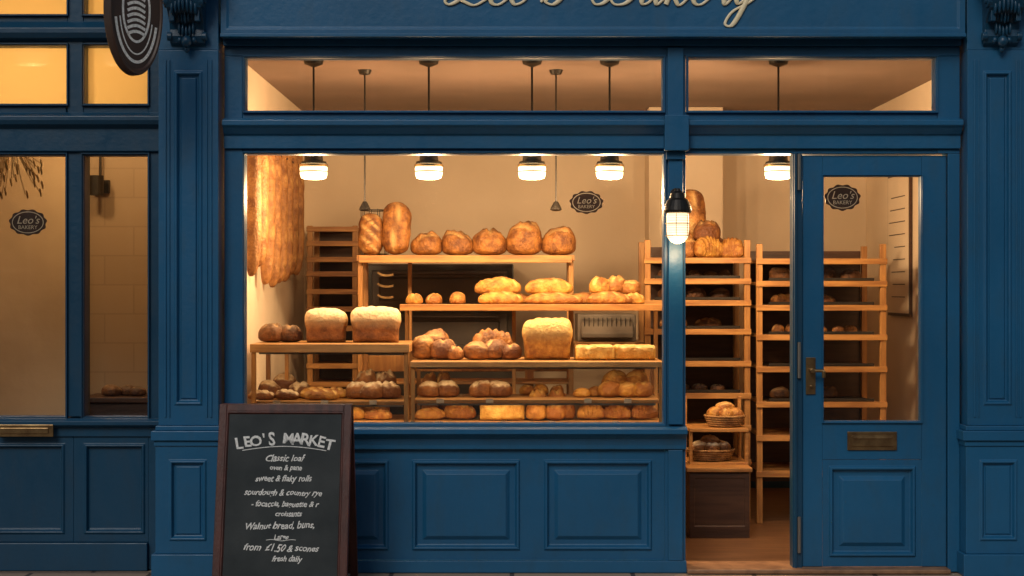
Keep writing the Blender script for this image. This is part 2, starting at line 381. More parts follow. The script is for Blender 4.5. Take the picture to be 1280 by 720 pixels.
M=MB(); M.box(FX(1008),FX(1020),y-.009,y,FZ(493),FZ(447)); M.cyl(.011,-.055,0,(FX(1014),y-.008,FZ(463)),14,'Y')
M.cyl(.008,0,.062,(FX(1013),y-.055,FZ(463)),12,'X'); M.cyl(.009,-.035,.0,(FX(1028),y-.055,FZ(463)),12,'Z'); M.cyl(.006,-.014,0,(FX(1014),y-.008,FZ(483)),12,'Y')
M.build("lever_handle",BRASS,dl,bevel=.0015)
M=MB()
for v in(215,450,668): M.box(FX(996.5),FX(1000.5),-.014,0,FZ(v+22),FZ(v-22)); M.cyl(.007,-.09,.09,(FX(998.5),-.014,FZ(v)),10)
M.build("hinges",STEEL,dl)
up=MB()
up.box(-3.9,3.9,-.05,.3,FZ(-125),7.2); up.build("upper_wall",BRICKM,bak)
up=MB(); zc=FZ(-95)
up.hmould(FX(203)-.1,FX(1277)+.1,[(.12,zc+.002),(-.14,zc+.002),(-.16,zc+.03),(-.20,zc+.07),(-.22,zc+.085),(-.22,zc+.115),(.12,zc+.12)])
up.build("cornice",BLUE,bak)
up=MB();uf=MB()
for x in(-2.2,0,2.2):
    up.box(x-.45,x+.45,-.058,-.052,4.2,5.9)
    for a in(-.5,.45): uf.box(x+a,x+a+.05,-.09,-.05,4.15,5.95)
    uf.box(x-.6,x+.6,-.14,-.05,4.03,4.148); uf.box(x-.449,x+.449,-.085,-.05,5.02,5.07); uf.box(x-.55,x+.55,-.1,-.05,5.952,6.15)
up.build("upper_windows",SOOT,bak); uf.build("upper_window_frames",bpy.data.materials["stone_trim"],bak)

# ---------------- script lettering
def catm(pts,n=8):
    out=[];P_=[pts[0]]+list(pts)+[pts[-1]]
    for i in range(1,len(P_)-2):
        a,b_,c,d=[Vector(q) for q in P_[i-1:i+3]]
        for k in range(n):
            t=k/n; out.append(0.5*((2*b_)+(c-a)*t+(2*a-5*b_+4*c-d)*t*t+(-a+3*b_-3*c+d)*t**3))
    out.append(Vector(pts[-1])); return out
GL={'L':([[(.7,1.5),(.75,2.1),(1.2,2.4),(1.45,2.0),(1.0,1.1),(.65,.3),(.25,0),(.0,.15),(.25,.35),(.8,.12),(1.3,-.03),(1.75,.25)]],1.65),
'e':([[(0,.3),(.5,.5),(.75,.85),(.5,1.03),(.2,.6),(.3,.1),(.65,0),(1.05,.35)]],1.02),
'o':([[(.6,1.0),(.2,.8),(.05,.35),(.3,0),(.68,.2),(.78,.7),(.5,1.0),(.6,.82),(1.0,.85)]],1.0),
"'":([[(.35,2.2),(.3,1.9),(.1,1.6)]],.45),
's':([[(-.1,.1),(.4,.8),(.5,1.1),(.6,.7),(.72,.3),(.45,0),(.1,.1),(.15,.2)]],.95),
'B':([[(.85,2.2),(.65,1.2),(.3,.2),(-.15,0),(-.4,.25),(-.15,.4)],[(.1,1.7),(.5,2.3),(1.3,2.35),(1.6,1.9),(1.2,1.35),(.75,1.2),(1.3,1.1),(1.55,.6),(1.2,.08),(.7,0),(.4,.25)]],1.75),
'a':([[(.78,.85),(.45,1.02),(.1,.6),(.15,.05),(.5,.15),(.82,.95),(.72,.3),(.85,0),(1.15,.35)]],1.12),
'k':([[(.0,.3),(.45,1.5),(.62,2.2),(.42,2.1),(.25,1.0),(.12,0)],[(.17,.5),(.6,1.0),(.7,.75),(.35,.52),(.6,.05),(.8,0),(1.1,.35)]],1.05),
'r':([[(0,.3),(.3,1.08),(.36,.85),(.7,.88),(.6,.3),(.72,0),(1.0,.35)]],.98),
'y':([[(0,.5),(.18,1.0),(.16,.3),(.36,.03),(.7,.5),(.82,1.0),(.62,0),(.3,-.85),(-.05,-.8),(.15,-.3),(.8,.1),(1.4,.7)]],1.3)}
def script(word,xstart,zbase,s,sx,y,mat,parent,name):
    cu=bpy.data.curves.new(name,'CURVE'); cu.dimensions='3D'; cu.bevel_depth=1.0; cu.bevel_resolution=2; cu.use_fill_caps=True
    x=xstart
    for ch in word:
        st,adv=GL[ch]
        for pl in st:
            pts=catm(pl); sp=cu.splines.new('POLY'); sp.points.add(len(pts)-1)
            for i,p in enumerate(pts):
                a=pts[max(0,i-1)];b_=pts[min(len(pts)-1,i+1)]; d=b_-a; dn=abs(d.y)/(d.length+1e-6); down=1 if d.y<0 else .25
                X=x+(p.x+p.y*.28)*s*sx; sp.points[i].co=(X,0,zbase+p.y*s,1); sp.points[i].radius=s*(.045+.065*dn*down)
        x+=adv*s*sx
    o=bpy.data.objects.new(name,cu); bpy.context.collection.objects.link(o); cu.materials.append(mat); o.parent=parent
    o.location=(0,y,0); o.scale=(1,.5,1); return x
sg=empty("shop_name_lettering")
script("Leo's",FX(556),FZ(10),.118,1.0,-.102,CREAM,sg,"word_leos")
script("Bakery",FX(748),FZ(10),.118,.93,-.102,CREAM,sg,"word_bakery")

# ------------------------------------------------------------ interior shell
room=empty("bakery_room")
XL,XR,YB,ZC=-1.47,2.5,3.3,2.66
MB().box(XL-.1,XR+.1,.12,YB+.1,-.05,.012).build("floor",FLOORM,room)
MB().box(XL,XR,YB,YB+.1,.012,ZC).build("back_wall",PLASTER,room)
MB().box(XL-.1,XL,.125,YB+.1,.012,ZC).build("side_wall",PLASTER,room)
MB().box(XR,XR+.1,.125,YB+.1,.012,ZC).build("side_wall",PLASTER,room)
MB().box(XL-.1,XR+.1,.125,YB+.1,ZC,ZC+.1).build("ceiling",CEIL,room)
c=MB(); c.box(XL,XR,YB-.03,YB-.001,.012,.14); c.box(XL+.001,XL+.03,.13,YB-.031,.012,.14); c.build("skirting",BLUE_SHADE,room)
MB().box(SX(812,2.9),SX(905,2.9),2.95,YB-.001,.15,ZC-.001).build("wall_pier",PLASTER,room,bevel=.004)

# ---------------- bread
def bread_data(kind,L,W,Hh,seed):
    nt_,na=34,30
    rnd=random.Random(seed); off=Vector((rnd.uniform(0,50),rnd.uniform(0,50),rnd.uniform(0,50)))
    vs=[];fs=[];sc=[]
    p={'boule':2.2,'batard':2.2,'tin':9,'roll':2,'baguette':5,'slab':10,'croissant':1.7,'twist':3,'long':4.5}[kind]
    q={'tin':4,'slab':5}.get(kind,2)
    e={'tin':.42,'slab':.3,'long':.75}.get(kind,.92)
    zc={'tin':.42,'slab':.5,'boule':.42}.get(kind,.36)*Hh
    pat={'boule':rnd.choice(['cross','par','one','par']),'batard':'diag','tin':'single','baguette':'diag','roll':rnd.choice(['one','none','cross']),'slab':'dots','croissant':'none','twist':'none','long':rnd.choice(['diag','single'])}[kind]
    na_=1.0 if kind!='baguette' else .25
    sk=rnd.uniform(-.12,.12); rotp=rnd.uniform(-.6,.6)
    for i in range(nt_+1):
        t=-math.cos(math.pi*i/nt_)
        r=max(0,1-abs(t)**p)**(1/q)
        for j in range(na):
            a=2*math.pi*j/na; ca,sa=math.cos(a),math.sin(a)
            cy=math.copysign(abs(ca)**e,ca)
            rr=r
            if kind=='croissant': rr=r*(1+.13*(((t+1)*3.5)%1-.5)*2*(.6+.4*sa))
            if kind=='twist': rr=r*(1+.16*abs(math.sin((t*3.2+ca*.45)*math.pi)))*.92
            if sa>0:
                zz=zc+(Hh-zc)*math.copysign(abs(sa)**(.55 if kind=='tin' else .3 if kind=='slab' else .85),1)*(rr if kind not in('tin','slab') else rr**.6)
            else:
                zz=zc-zc*min(1,abs(sa)**.45)*min(1,(r*3 if kind in('tin','slab') else r**.5))
            x=t*L/2; yv=W/2*rr*cy
            if kind in('boule','batard','roll') and sa>0: zz*=1+sk*t
            toppale=0
            if kind=='tin':
                k=zz/Hh
                lip=1/(1+math.exp(-(k-.55)*28))
                yv*=.93+.15*lip; x*=.95+.10*lip
                if k>.5: zz+= .12*Hh*(1-abs(ca))*(1-abs(t+sk)**3)
                toppale=min(1,max(0,(k-.60)*7))
            s_=0
            if sa>0.1:
                u=x*math.cos(rotp)+yv*math.sin(rotp); v=-x*math.sin(rotp)+yv*math.cos(rotp); up_=min(1,(sa-.1)*2.2)
                if pat in('diag','single') : u,v=x,yv
                if pat=='diag':
                    per=L/ (5 if kind=='baguette' else 3.6); f=((u+v*.9)/per+.5)%1-.5; d=abs(f)*per; edge=max(0,1-(abs(v)/(W*.40))**4)*max(0,1-abs(t)**6)
                elif pat=='par':
                    per=W/3.2; f=(v/per+.5)%1-.5; d=abs(f)*per; edge=max(0,1-(math.hypot(u/L,v/W)/.46)**4)
                elif pat=='cross': d=min(abs(u+v),abs(u-v))*.7; edge=max(0,1-(math.hypot(u/L,v/W)/.42)**4)
                elif pat in('single','one'): d=abs(v-.01*math.sin(u*20)); edge=max(0,1-abs(t)**8)
                elif pat=='dots': d=.02*(1+math.sin(u*75)*math.sin(v*75)); edge=.5
                else: d=1; edge=0
                wd=.010 if kind!='roll' else .006
                if kind=='tin': wd=.016
                g_=math.exp(-(d/wd)**2)*edge*up_
                ridge=math.exp(-((d-wd*1.9)/(wd*.6))**2)*edge*up_
                s_=min(1,g_*.95)
                zz-=g_*.12*Hh; zz+=ridge*.05*Hh
            pos=Vector((x,yv,zz))
            nn=noise.noise(pos*14+off)*.6+noise.noise(pos*40+off)*.3
            if kind=='tin':
                s_=max(s_,toppale*(.85+.5*nn)*(1 if seed%2 else .8))
                nn*=.6
            nn*=na_
            k=1+nn*.15
            x*=1+nn*.05; yv*=k
            if zz>0.15*Hh: zz=zz*(1+nn*.13)
            if kind=='croissant':
                th=x/(L*.55); rad=L*.55; X=math.sin(th)*(rad+yv); Y=math.cos(th)*(rad+yv)-rad; x,yv=X,Y
            vs.append((x,yv,max(zz,0))); sc.append(min(1,max(0,s_)))
    for i in range(nt_):
        for j in range(na): fs.append((i*na+j,i*na+(j+1)%na,(i+1)*na+(j+1)%na,(i+1)*na+j))
    return vs,fs,sc
_seed=[100]
def place(M,kind,L,W,Hh,x,y,z,rz=0,tilt=0,roll=0):
    _seed[0]+=1
    vs,fs,sc=bread_data(kind,L,W,Hh,_seed[0])
    m=Matrix.Translation((x,y,z))@Matrix.Rotation(rz,4,'Z')@Matrix.Rotation(tilt,4,'Y')@Matrix.Rotation(roll,4,'X')
    M.add([tuple(m@Vector(v)) for v in vs],fs,sc)
def one(name,mat,kind,u,w,h,y,z,depth=None,rz=0.0):
    M=MB(); W_=SW(w,y); H_=SW(h,y)
    place(M,kind,W_,depth or W_*.9,H_,0,0,0,rz)
    return M.build(name,mat,None,smooth=True,loc=(SX(u,y),y,z))
def group(name,mat,items,y,z,base=None):
    M=MB()
    for (u,w,h,kind,dy,dz,rz) in items:
        W_=SW(w,y); place(M,kind,W_,W_*(.9 if kind in('roll','boule') else .5 if kind in('batard','croissant','twist') else .6),SW(h,y),SX(u,y)-0,y+dy,z+dz,rz)
    return M.build(name,mat,None,smooth=True)
def fill(name,mat,u0,u1,w,h,kind,y,z,seed):
    r=random.Random(seed); M=MB(); u=u0+w/2
    while u<=u1-w/2+1:
        ww=w*r.uniform(.85,1.15); W_=SW(ww,y)
        place(M,kind,W_,W_*(.9 if kind in('roll','boule') else .5),SW(h*r.uniform(.85,1.15),y),SX(u+r.uniform(-2,2),y),y+r.uniform(-.02,.02),z,r.uniform(-.5,.5))
        u+=w*.88
    return M.build(name,mat,None,smooth=True)
def upright(u,w,h,y,z,mat,rx=0,kind='long'):
    M=MB(); place(M,kind,SW(h,y),SW(w,y),SW(w,y)*.7,0,0,0,0,0,0)
    m=Matrix.Rotation(R(-8),4,'X')@Matrix.Rotation(R(rx),4,'Y')@Matrix(((0,1,0,0),(0,0,-1,0),(1,0,0,SW(h,y)/2),(0,0,0,1)))
    M.v=[tuple(m@Vector(v)) for v in M.v]
    return M.build("bread_loaf",mat,None,smooth=True,loc=(SX(u,y),y,z))

# ---------------- top bread shelf
ys=1.7; zt=SZ(319,1.55)
sh=empty("bread_shelf")
M=MB(); M.box(SX(446,1.55),SX(718,1.55),1.53,1.97,zt-.035,zt); M.box(SX(449,1.55),SX(715,1.55),1.515,1.53,zt-.045,zt-.002); M.box(SX(449,1.55),SX(715,1.55),1.57,1.97,SZ(480,1.6),SZ(477,1.6))
M.build("boards",WOOD,sh,bevel=.003)
M=MB()
for u in(447,711):
    for yy in(1.56,1.91): M.box(SX(u,1.55),SX(u+6,1.55),yy,yy+.04,.012,zt-.0352)
for u in(505,): M.box(SX(u,1.55),SX(u+5,1.55),1.9,1.94,.012,zt-.0352)
M.box(SX(449,1.55),SX(715,1.55),1.972,1.985,.9,1.0)
M.build("posts",WOODV,sh,bevel=.003)
M=MB()
for v in(338,352,366): M.ribbon([(SX(483,1.55)+.06*math.cos(a),SZ(v,1.55)+.03*math.sin(a)) for a in [R(200+i*12) for i in range(10)]],.012,1.6)
M.build("scroll_brackets",BRASS,sh)
upright(464,31,52,ys,zt,C_MED); upright(495,35,66,ys,zt,C_MED,2)
for (u,w,h,m_) in((533,40,29,C_MED),(572,41,31,C_MED),(612,44,34,C_MED),(655,46,42,C_MED),(698,44,36,C_MED)):
    one("bread_loaf",m_,'boule',u,w,h,ys,zt,rz=random.uniform(-.5,.5))
M=MB()
for k in range(4): M.rev([(.075+.004*k,0),(.079+.004*k,.002),(.079+.004*k,.006),(.075+.004*k,.006)],(SX(468,1.87),1.88,zt+.01+k*.09),20)
for i in range(10):
    a=2*math.pi*i/10; M.box(SX(468,1.87)+.083*math.cos(a)-.002,SX(468,1.87)+.083*math.cos(a)+.002,1.88+.083*math.sin(a)-.002,1.88+.083*math.sin(a)+.002,zt+.001,zt+.29)
M.build("wire_basket",IRON)
# second shelf
y2=1.3; z2=SZ(381,1.15)
s2=empty("bread_shelf")
M=MB(); M.box(SX(500,1.15),SX(829,1.15),1.13,1.5,z2-.028,z2); M.box(SX(500,1.15),SX(829,1.15),1.118,1.13,z2-.034,z2+.004); M.build("boards",WOOD,s2,bevel=.003)
M=MB()
for u in(502,640,823):
    M.box(SX(u,1.15),SX(u+5,1.15),1.44,1.48,.012,z2-.0285)
M.build("posts",WOODV,s2,bevel=.003)
group("bread_rolls",C_GOLD,[(518,22,14,'roll',0,0,0),(542,22,14,'roll',.02,0,.6),(572,22,16,'roll',0,0,1)],y2,z2)
group("bread_loaves",C_GOLD,[(626,56,16,'batard',-.04,0,.05),(692,72,15,'batard',-.05,0,0),(762,56,16,'batard',-.04,0,-.05),(640,60,15,'batard',.1,0,.0),(735,70,15,'batard',.1,0,0)],y2,z2)
one("bread_loaf",C_GOLD,'batard',622,58,22,y2+.04,z2+SW(12,y2),depth=.13)
one("bread_loaf",C_GOLD,'batard',686,60,21,y2+.04,z2+SW(12,y2),depth=.13)
group("bread_rolls",C_GOLD,[(750,28,21,'boule',0,SW(13,y2),.3),(770,30,23,'boule',.02,SW(13,y2),1),(788,26,19,'boule',0,SW(12,y2),0),(790,30,14,'batard',-.05,0,0)],y2+.03,z2)

# ---------------- display counter
LCOL=(1.0,0.64,0.33)
ct=empty("display_counter")
cf=.50
zl=SZ(430,cf); zr=SZ(452,cf)
xl0,xl1,xr1=SX(313,cf),SX(512,cf),SX(830,cf)
M=MB()
M.box(xl0,xl1,cf-.02,cf+.55,zl-.045,zl); M.box(xl1+.003,xr1,cf-.02,cf+.55,zr-.03,zr)
zs1=SZ(502,cf); zs2=SZ(500,cf); zb=.705
M.box(xl0+.02,xl1-.02,cf+.03,cf+.5,zs1-.02,zs1); M.box(xl1+.02,xr1-.02,cf+.03,cf+.5,zs2-.02,zs2)
M.box(xl0,xl1,cf,cf+.54,zb-.05,zb); M.box(xl1+.003,xr1,cf,cf+.54,zb-.052,zb-.002)
M.build("boards",WOODP,ct,bevel=.003)
M=MB()
for a in(xl0+.005,xl1-.03): 
    for yy in(cf-.005,cf+.5): M.box(a,a+.024,yy,yy+.024,zb+.001,zl-.046)
for a in(xl1+.008,xr1-.026):
    for yy in(cf-.004,cf+.5): M.box(a,a+.02,yy,yy+.022,zb+.001,zr-.031)
M.box(xl0+.14,xl0+.16,cf+.3,cf+.32,zb+.001,zl-.046)
M.build("posts",WOODV,ct,bevel=.002)
M=MB(); M.box(xl0+.03,xl1-.032,cf+.002,cf+.007,zb,zl-.047); M.box(xl1+.03,xr1-.028,cf+.002,cf+.007,zb,zr-.032); M.build("front_glass",GLASS,ct)
M=MB(); M.box(xl0+.01,xr1-.01,cf+.02,cf+.52,.02,zb-.053); M.build("base_cabinet",WOODD,ct,bevel=.004)
def strip(xa,xb,z,p):
    MB().box(xa,xb,cf+.035,cf+.055,z-.010,z-.001).build("light_strip_housing",STEEL,ct)
    l=bpy.data.lights.new("light_strip",'AREA'); l.shape='RECTANGLE'; l.size=xb-xa; l.size_y=.02; l.energy=p; l.color=LCOL
    o=bpy.data.objects.new("light_strip",l); o.location=((xa+xb)/2,cf+.045,z-.012); o.rotation_euler=(R(25),0,0); bpy.context.collection.objects.link(o); o.parent=ct
strip(xl0+.04,xl1-.04,zl-.046,1.9); strip(xl1+.04,xr1-.04,zr-.031,2.9); strip(xl1+.04,xr1-.04,zs2-.0205,2.4); strip(xl0+.04,xl1-.04,zs1-.0205,1.5)
yc=.76
group("bread_loaves",C_DARK,[(340,34,24,'boule',0,0,0),(362,34,22,'boule',.02,0,1)],yc,zl)
one("bread_loaf",C_FLOUR,'tin',408,50,38,yc,zl,depth=.17)
one("bread_loaf",C_FLOUR,'tin',470,60,39,yc,zl,depth=.18,rz=.05)
group("bread_loaves",C_MED,[(530,32,30,'boule',.0,0,.3),(555,34,26,'boule',-.03,0,1.1),(541,40,36,'boule',.14,0,.2),(570,22,18,'roll',-.07,0,0)],yc,zr)
group("bread_loaves",C_MED,[(597,36,22,'boule',-.04,0,.3),(619,36,25,'boule',-.02,0,1.1),(638,28,20,'boule',-.04,0,.2),(615,54,36,'twist',.12,0,.1)],yc,zr)
one("bread_loaf",C_GOLD,'tin',684,60,46,yc,zr,depth=.19)
M=MB()
for k,(u,w) in enumerate(((743,50),(792,52))): place(M,'slab',SW(w,yc),.22,SW(18,yc),SX(u,yc),yc-.02,zr,random.uniform(-.05,.05))
M.build("focaccia_bread",C_PALE,None,smooth=True)
yd=.72
group("bread_loaves",C_FLOUR,[(335,30,22,'boule',.08,0,0),(352,34,30,'boule',.14,0,.4),(372,30,20,'boule',.08,0,.8),(330,34,12,'batard',-.08,0,.1),(362,30,13,'batard',-.08,0,.1)],yd,zs1)
group("bread_loaves",C_GOLD,[(395,40,15,'batard',0,0,.2),(420,34,14,'batard',.06,0,-.2),(405,44,14,'batard',-.1,0,0)],yd,zs1)
group("bread_loaves",C_FLOUR,[(447,30,22,'boule',0,0,0),(466,32,22,'boule',-.03,0,.6),(487,30,22,'boule',0,0,.8),(455,30,34,'boule',.1,0,0),(478,32,34,'boule',.12,0,.3)],yd,zs1)
fill("bread_loaves",C_GOLD,326,500,36,15,'batard',yd-.04,zb,3); fill("bread_rolls",C_GOLD,330,500,22,19,'boule',yd+.14,zb,4)
group("bread_loaves",C_FLOUR,[(537,30,20,'boule',0,0,0),(560,30,21,'boule',0,0,.5)],yd,zs2); fill("bread_rolls",C_MED,528,580,20,26,'boule',yd+.16,zs2,8)
group("bread_loaves",C_FLOUR,[(601,30,21,'boule',0,0,0),(625,32,21,'boule',0,0,.5)],yd,zs2); fill("bread_rolls",C_GOLD,650,712,20,13,'roll',yd+.16,zs2,9)
group("bread_rolls",C_GOLD,[(727,22,12,'roll',0,0,0),(744,20,13,'roll',.05,0,0),(762,30,20,'boule',0,0,.4),(784,30,19,'boule',0,0,.1),(803,28,20,'boule',0,0,.8),(770,34,32,'boule',.14,0,0),(796,34,32,'boule',.14,0,0)],yd,zs2)
group("bread_loaves",C_GOLD,[(538,38,15,'batard',-.02,0,.2),(575,42,20,'batard',0,0,-.2)],yd,zb)
fill("bread_rolls",C_FLOUR,526,600,24,26,'boule',yd+.16,zb,12)
M=MB(); place(M,'slab',SW(56,yd),.2,SW(22,yd),SX(628,yd),yd,zb); M.build("focaccia_bread",C_PALE,None,smooth=True)
group("bread_rolls",C_GOLD,[(670,26,24,'boule',-.06,0,0),(694,26,24,'boule',-.06,0,.6),(708,24,22,'boule',0,0,.6),(672,26,38,'boule',.06,0,0),(696,26,38,'boule',.07,0,.6)],yd,zb)
group("croissants",C_GOLD,[(738,38,20,'croissant',0,0,.1),(772,38,19,'croissant',0,0,-.2),(805,36,20,'croissant',0,0,.2),(750,38,26,'croissant',.15,0,.1),(795,38,26,'croissant',.15,0,.1)],yd,zb)
pc=MB()
for u,z in((345,zs1),(405,zs1),(466,zs1),(550,zs2),(612,zs2),(735,zs2),(785,zs2),(548,zb),(630,zb),(690,zb),(770,zb)):
    x=SX(u,cf); pc.box(x-.020,x+.020,cf+.018,cf+.020,z-.018,z+.006)
pc.build("price_cards",LINEN,None)

# ---------------- racks
def rack(name,u0,u1,y0,d,vtop,vs,mat_p,mat_s,back=True,vbot=None,lip=.02):
    e=empty(name); x0,x1=SX(u0,y0),SX(u1,y0); zt_=SZ(vtop,y0)
    M=MB()
    for a in(x0,x1-.035):
        for yy in(y0,y0+d-.035): M.box(a,a+.035,yy,yy+.035,.013,zt_)
    M.build("posts",mat_p,e,bevel=.003)
    M=MB(); 
    for v in vs:
        z=SZ(v,y0); M.box(x0+.036,x1-.036,y0+.004,y0+d-.004,z-lip,z)
        M.box(x0-.004,x1+.004,y0-.012,y0-.001,z-.03,z+.004)
    M.build("shelves",mat_s,e,bevel=.002)
    if back:
        MB().box(x0+.036,x1-.036,y0+d-.003,y0+d+.004,.2,zt_-.03).build("back_panel",WOODD,e)
    return e
rack("bakers_rack",384,447,2.55,.4,282,(284,302,322,340,362,384,408,432,455,478),WOODV,WOOD,True)
rack("bakers_rack",806,938,1.62,.5,300,(323,349,376,412,452,492,532,575),WOODV,WOOD,True)
rack("bakers_rack",946,1108,1.55,.55,305,(324,352,382,419,459,503,545,590),WOODV,WOOD,True)
kinds=[('roll',.09,.05,C_DARK),('boule',.13,.075,C_DARK),('batard',.19,.07,C_MED),('roll',.085,.05,C_MED)]
q=0
for (u0,u1,y0,vs) in((815,930,1.62,(349,376,412,452,492)),(958,1098,1.55,(352,382,419,459,503))):
    for v in vs:
        z=SZ(v,y0); M=MB(); M.box(SX(u0+4,y0),SX(u1-4,y0),y0+.03,y0+.42,z+.002,z+.008)
        M.rings([(SX(u0+4,y0),SX(u1-4,y0),z+.008,z+.022,y0+.028),(SX(u0+4,y0),SX(u1-4,y0),z+.008,z+.022,y0+.024)])
        M.build("baking_tray",SOOT,None)
        if (q%5)==3: q+=1; continue
        kd,L_,h_,mt=kinds[q%4]; q+=1
        M=MB(); x_=SX(u0+10,y0)+L_/2; r_=random.Random(q)
        while x_<SX(u1-8,y0)-L_/2:
            place(M,kd,L_*r_.uniform(.85,1.1),L_*(.8 if kd!='batard' else .5),h_*r_.uniform(.85,1.1),x_,y0+.14+r_.uniform(-.03,.1),z+.008,r_.uniform(-.5,.5)); x_+=L_*r_.uniform(.95,1.3)
        M.build("bread_rolls",mt,None,smooth=True)
yr=1.8; z3=SZ(323,1.62)
upright(866,36,64,yr+.12,z3+.11,C_MED,-4); 
group("bread_loaves",C_MED,[(868,46,36,'boule',.1,0,.4),(893,36,30,'boule',.1,.0,.3),(882,34,28,'boule',-.05,.10,.1),(856,30,26,'boule',-.08,0,.1)],yr,z3)
group("croissants",C_GOLD,[(882,44,30,'croissant',-.1,0,.5),(912,36,26,'croissant',-.08,0,-.3)],yr,z3)
def basket(u,v,y,r,h,mt,kd='roll'):
    M=MB()
    for k in range(5):
        rr=r*(.8+.2*k/4); z=h*k/5; M.rev([(rr,z),(rr+.007,z+h*.05),(rr+.007,z+h*.15),(rr,z+h*.20),(rr-.006,z+h*.1),(rr,z)],(0,0,0),30)
    M.cyl(r*.8,0,.006,(0,0,0),24); M.build("bread_basket",WICK,None,smooth=True,loc=(SX(u,y),y,SZ(v,y)))
    M=MB()
    for i in range(6):
        a=i*1.05-1.57; place(M,kd,.10,.085,.065,SX(u,y)+r*.55*math.cos(a),y+r*.55*math.sin(a),SZ(v,y)+h*.65,a)
    place(M,'boule',.12,.1,.07,SX(u,y),y,SZ(v,y)+h*1.1); M.build("bread_rolls",mt,None,smooth=True)
basket(906,532,1.3,.115,.065,C_GOLD); basket(888,574,1.3,.135,.065,C_FLOUR,'boule')
cab=empty("storage_cabinet")
M=MB(); M.box(SX(862,1.0),SX(937,1.0),1.0,1.5,.013,SZ(590,1.0)); M.panel((SX(862,1.0),SX(937,1.0),.05,SZ(592,1.0)),(SX(868,1.0),SX(931,1.0),.08,SZ(598,1.0)),.997,[(0,0),(.01,.01),(.02,.01)])
M.build("body",WOODD,cab,bevel=.003)
M=MB(); M.box(SX(858,1.0),SX(940,1.0),.98,1.52,SZ(590,1.0)+.001,SZ(590,1.0)+.025)
for v in(533,575):
    M.box(SX(862,1.15),SX(936,1.15),1.15,1.5,SZ(v,1.3)-.02,SZ(v,1.3))
for u in(862,932): M.box(SX(u,1.15),SX(u+4,1.15),1.45,1.49,SZ(590,1.0)+.026,SZ(500,1.15))
for u in(862,932): M.box(SX(u,1.15),SX(u+4,1.15),1.16,1.19,SZ(590,1.0)+.026,SZ(533,1.3)-.021)
M.build("shelves",WOOD,cab,bevel=.003)
ov=empty("bread_oven")
y0=2.45; a,b_=SX(457,y0),SX(642,y0)
M=MB(); M.box(a,b_,y0,y0+.75,.03,SZ(330,y0)); M.build("body",SOOT,ov,bevel=.01)
M=MB()
for v0,v1 in((338,385),(392,440)):
    M.rings([(a+.04,b_-.04,SZ(v1,y0),SZ(v0,y0),y0-.001),(a+.045,b_-.045,SZ(v1-1,y0),SZ(v0+1,y0),y0-.02),(a+.09,b_-.09,SZ(v1-9,y0),SZ(v0+9,y0),y0-.02),(a+.1,b_-.1,SZ(v1-10,y0),SZ(v0+10,y0),y0-.008)])
    M.cyl(.009,a+.1-(a+b_)/2,b_-.1-(a+b_)/2,((a+b_)/2,y0-.06,SZ(v0+4,y0)),10,'X')
M.build("doors",simple("oven_steel",(.07,.055,.045),(.05,.04,.035),.5,.3),ov,bevel=.002)
sl=empty("bread_slicer")
y0=1.9; a,b_=SX(722,y0),SX(795,y0)
M=MB(); M.box(a,b_,y0,y0+.4,SZ(427,y0),SZ(393,y0)); M.hmould(a+.02,b_-.02,[(y0-.001,SZ(424,y0)),(y0-.06,SZ(422,y0)),(y0-.06,SZ(416,y0)),(y0-.001,SZ(400,y0))])
M.build("housing",simple("grey_enamel",(.16,.13,.10),(.12,.10,.08),.5),sl,bevel=.006)
M=MB()
for i in range(11): M.box(a+.04+i*.028,a+.044+i*.028,y0-.03,y0-.002,SZ(414,y0),SZ(397,y0))
M.build("blades",IRON,sl)
wt=empty("work_table")
M=MB(); M.box(SX(655,1.85),SX(808,1.85),1.85,2.4,SZ(427,1.9)-.04,SZ(427,1.9)-.001); M.build("top",WOODP,wt,bevel=.004)
M=MB()
for u in(657,802):
    for yy in(1.87,2.33): M.box(SX(u,1.85),SX(u,1.85)+.05,yy,yy+.05,.013,SZ(427,1.9)-.041)
M.build("legs",WOODV,wt)

# ---------------- baguettes hung on the left wall
bg=empty("wall_bread_rack")
M=MB()
for z in(2.18,1.68): M.box(XL+.001,XL+.025,.55,2.6,z,z+.035)
for i in range(8): M.cyl(.007,0,.09,(XL+.025,.66+i*.255,2.20),8,'X')
M.build("rails",WOODD,bg,bevel=.002)
for i in range(8):
    L_=random.uniform(.78,.94); M=MB(); place(M,'baguette',L_,.092,.085,0,0,0)
    m=Matrix(((0,0,1,0),(0,1,0,0),(1,0,0,0),(0,0,0,1)))
    M.v=[tuple(m@Vector(v)) for v in M.v]
    M.build("baguette",C_BAG,None,smooth=True,loc=(XL+.028,.66+i*.255,2.34-L_/2+random.uniform(-.02,.02)),rot=(R(random.uniform(-2,2)),0,0))

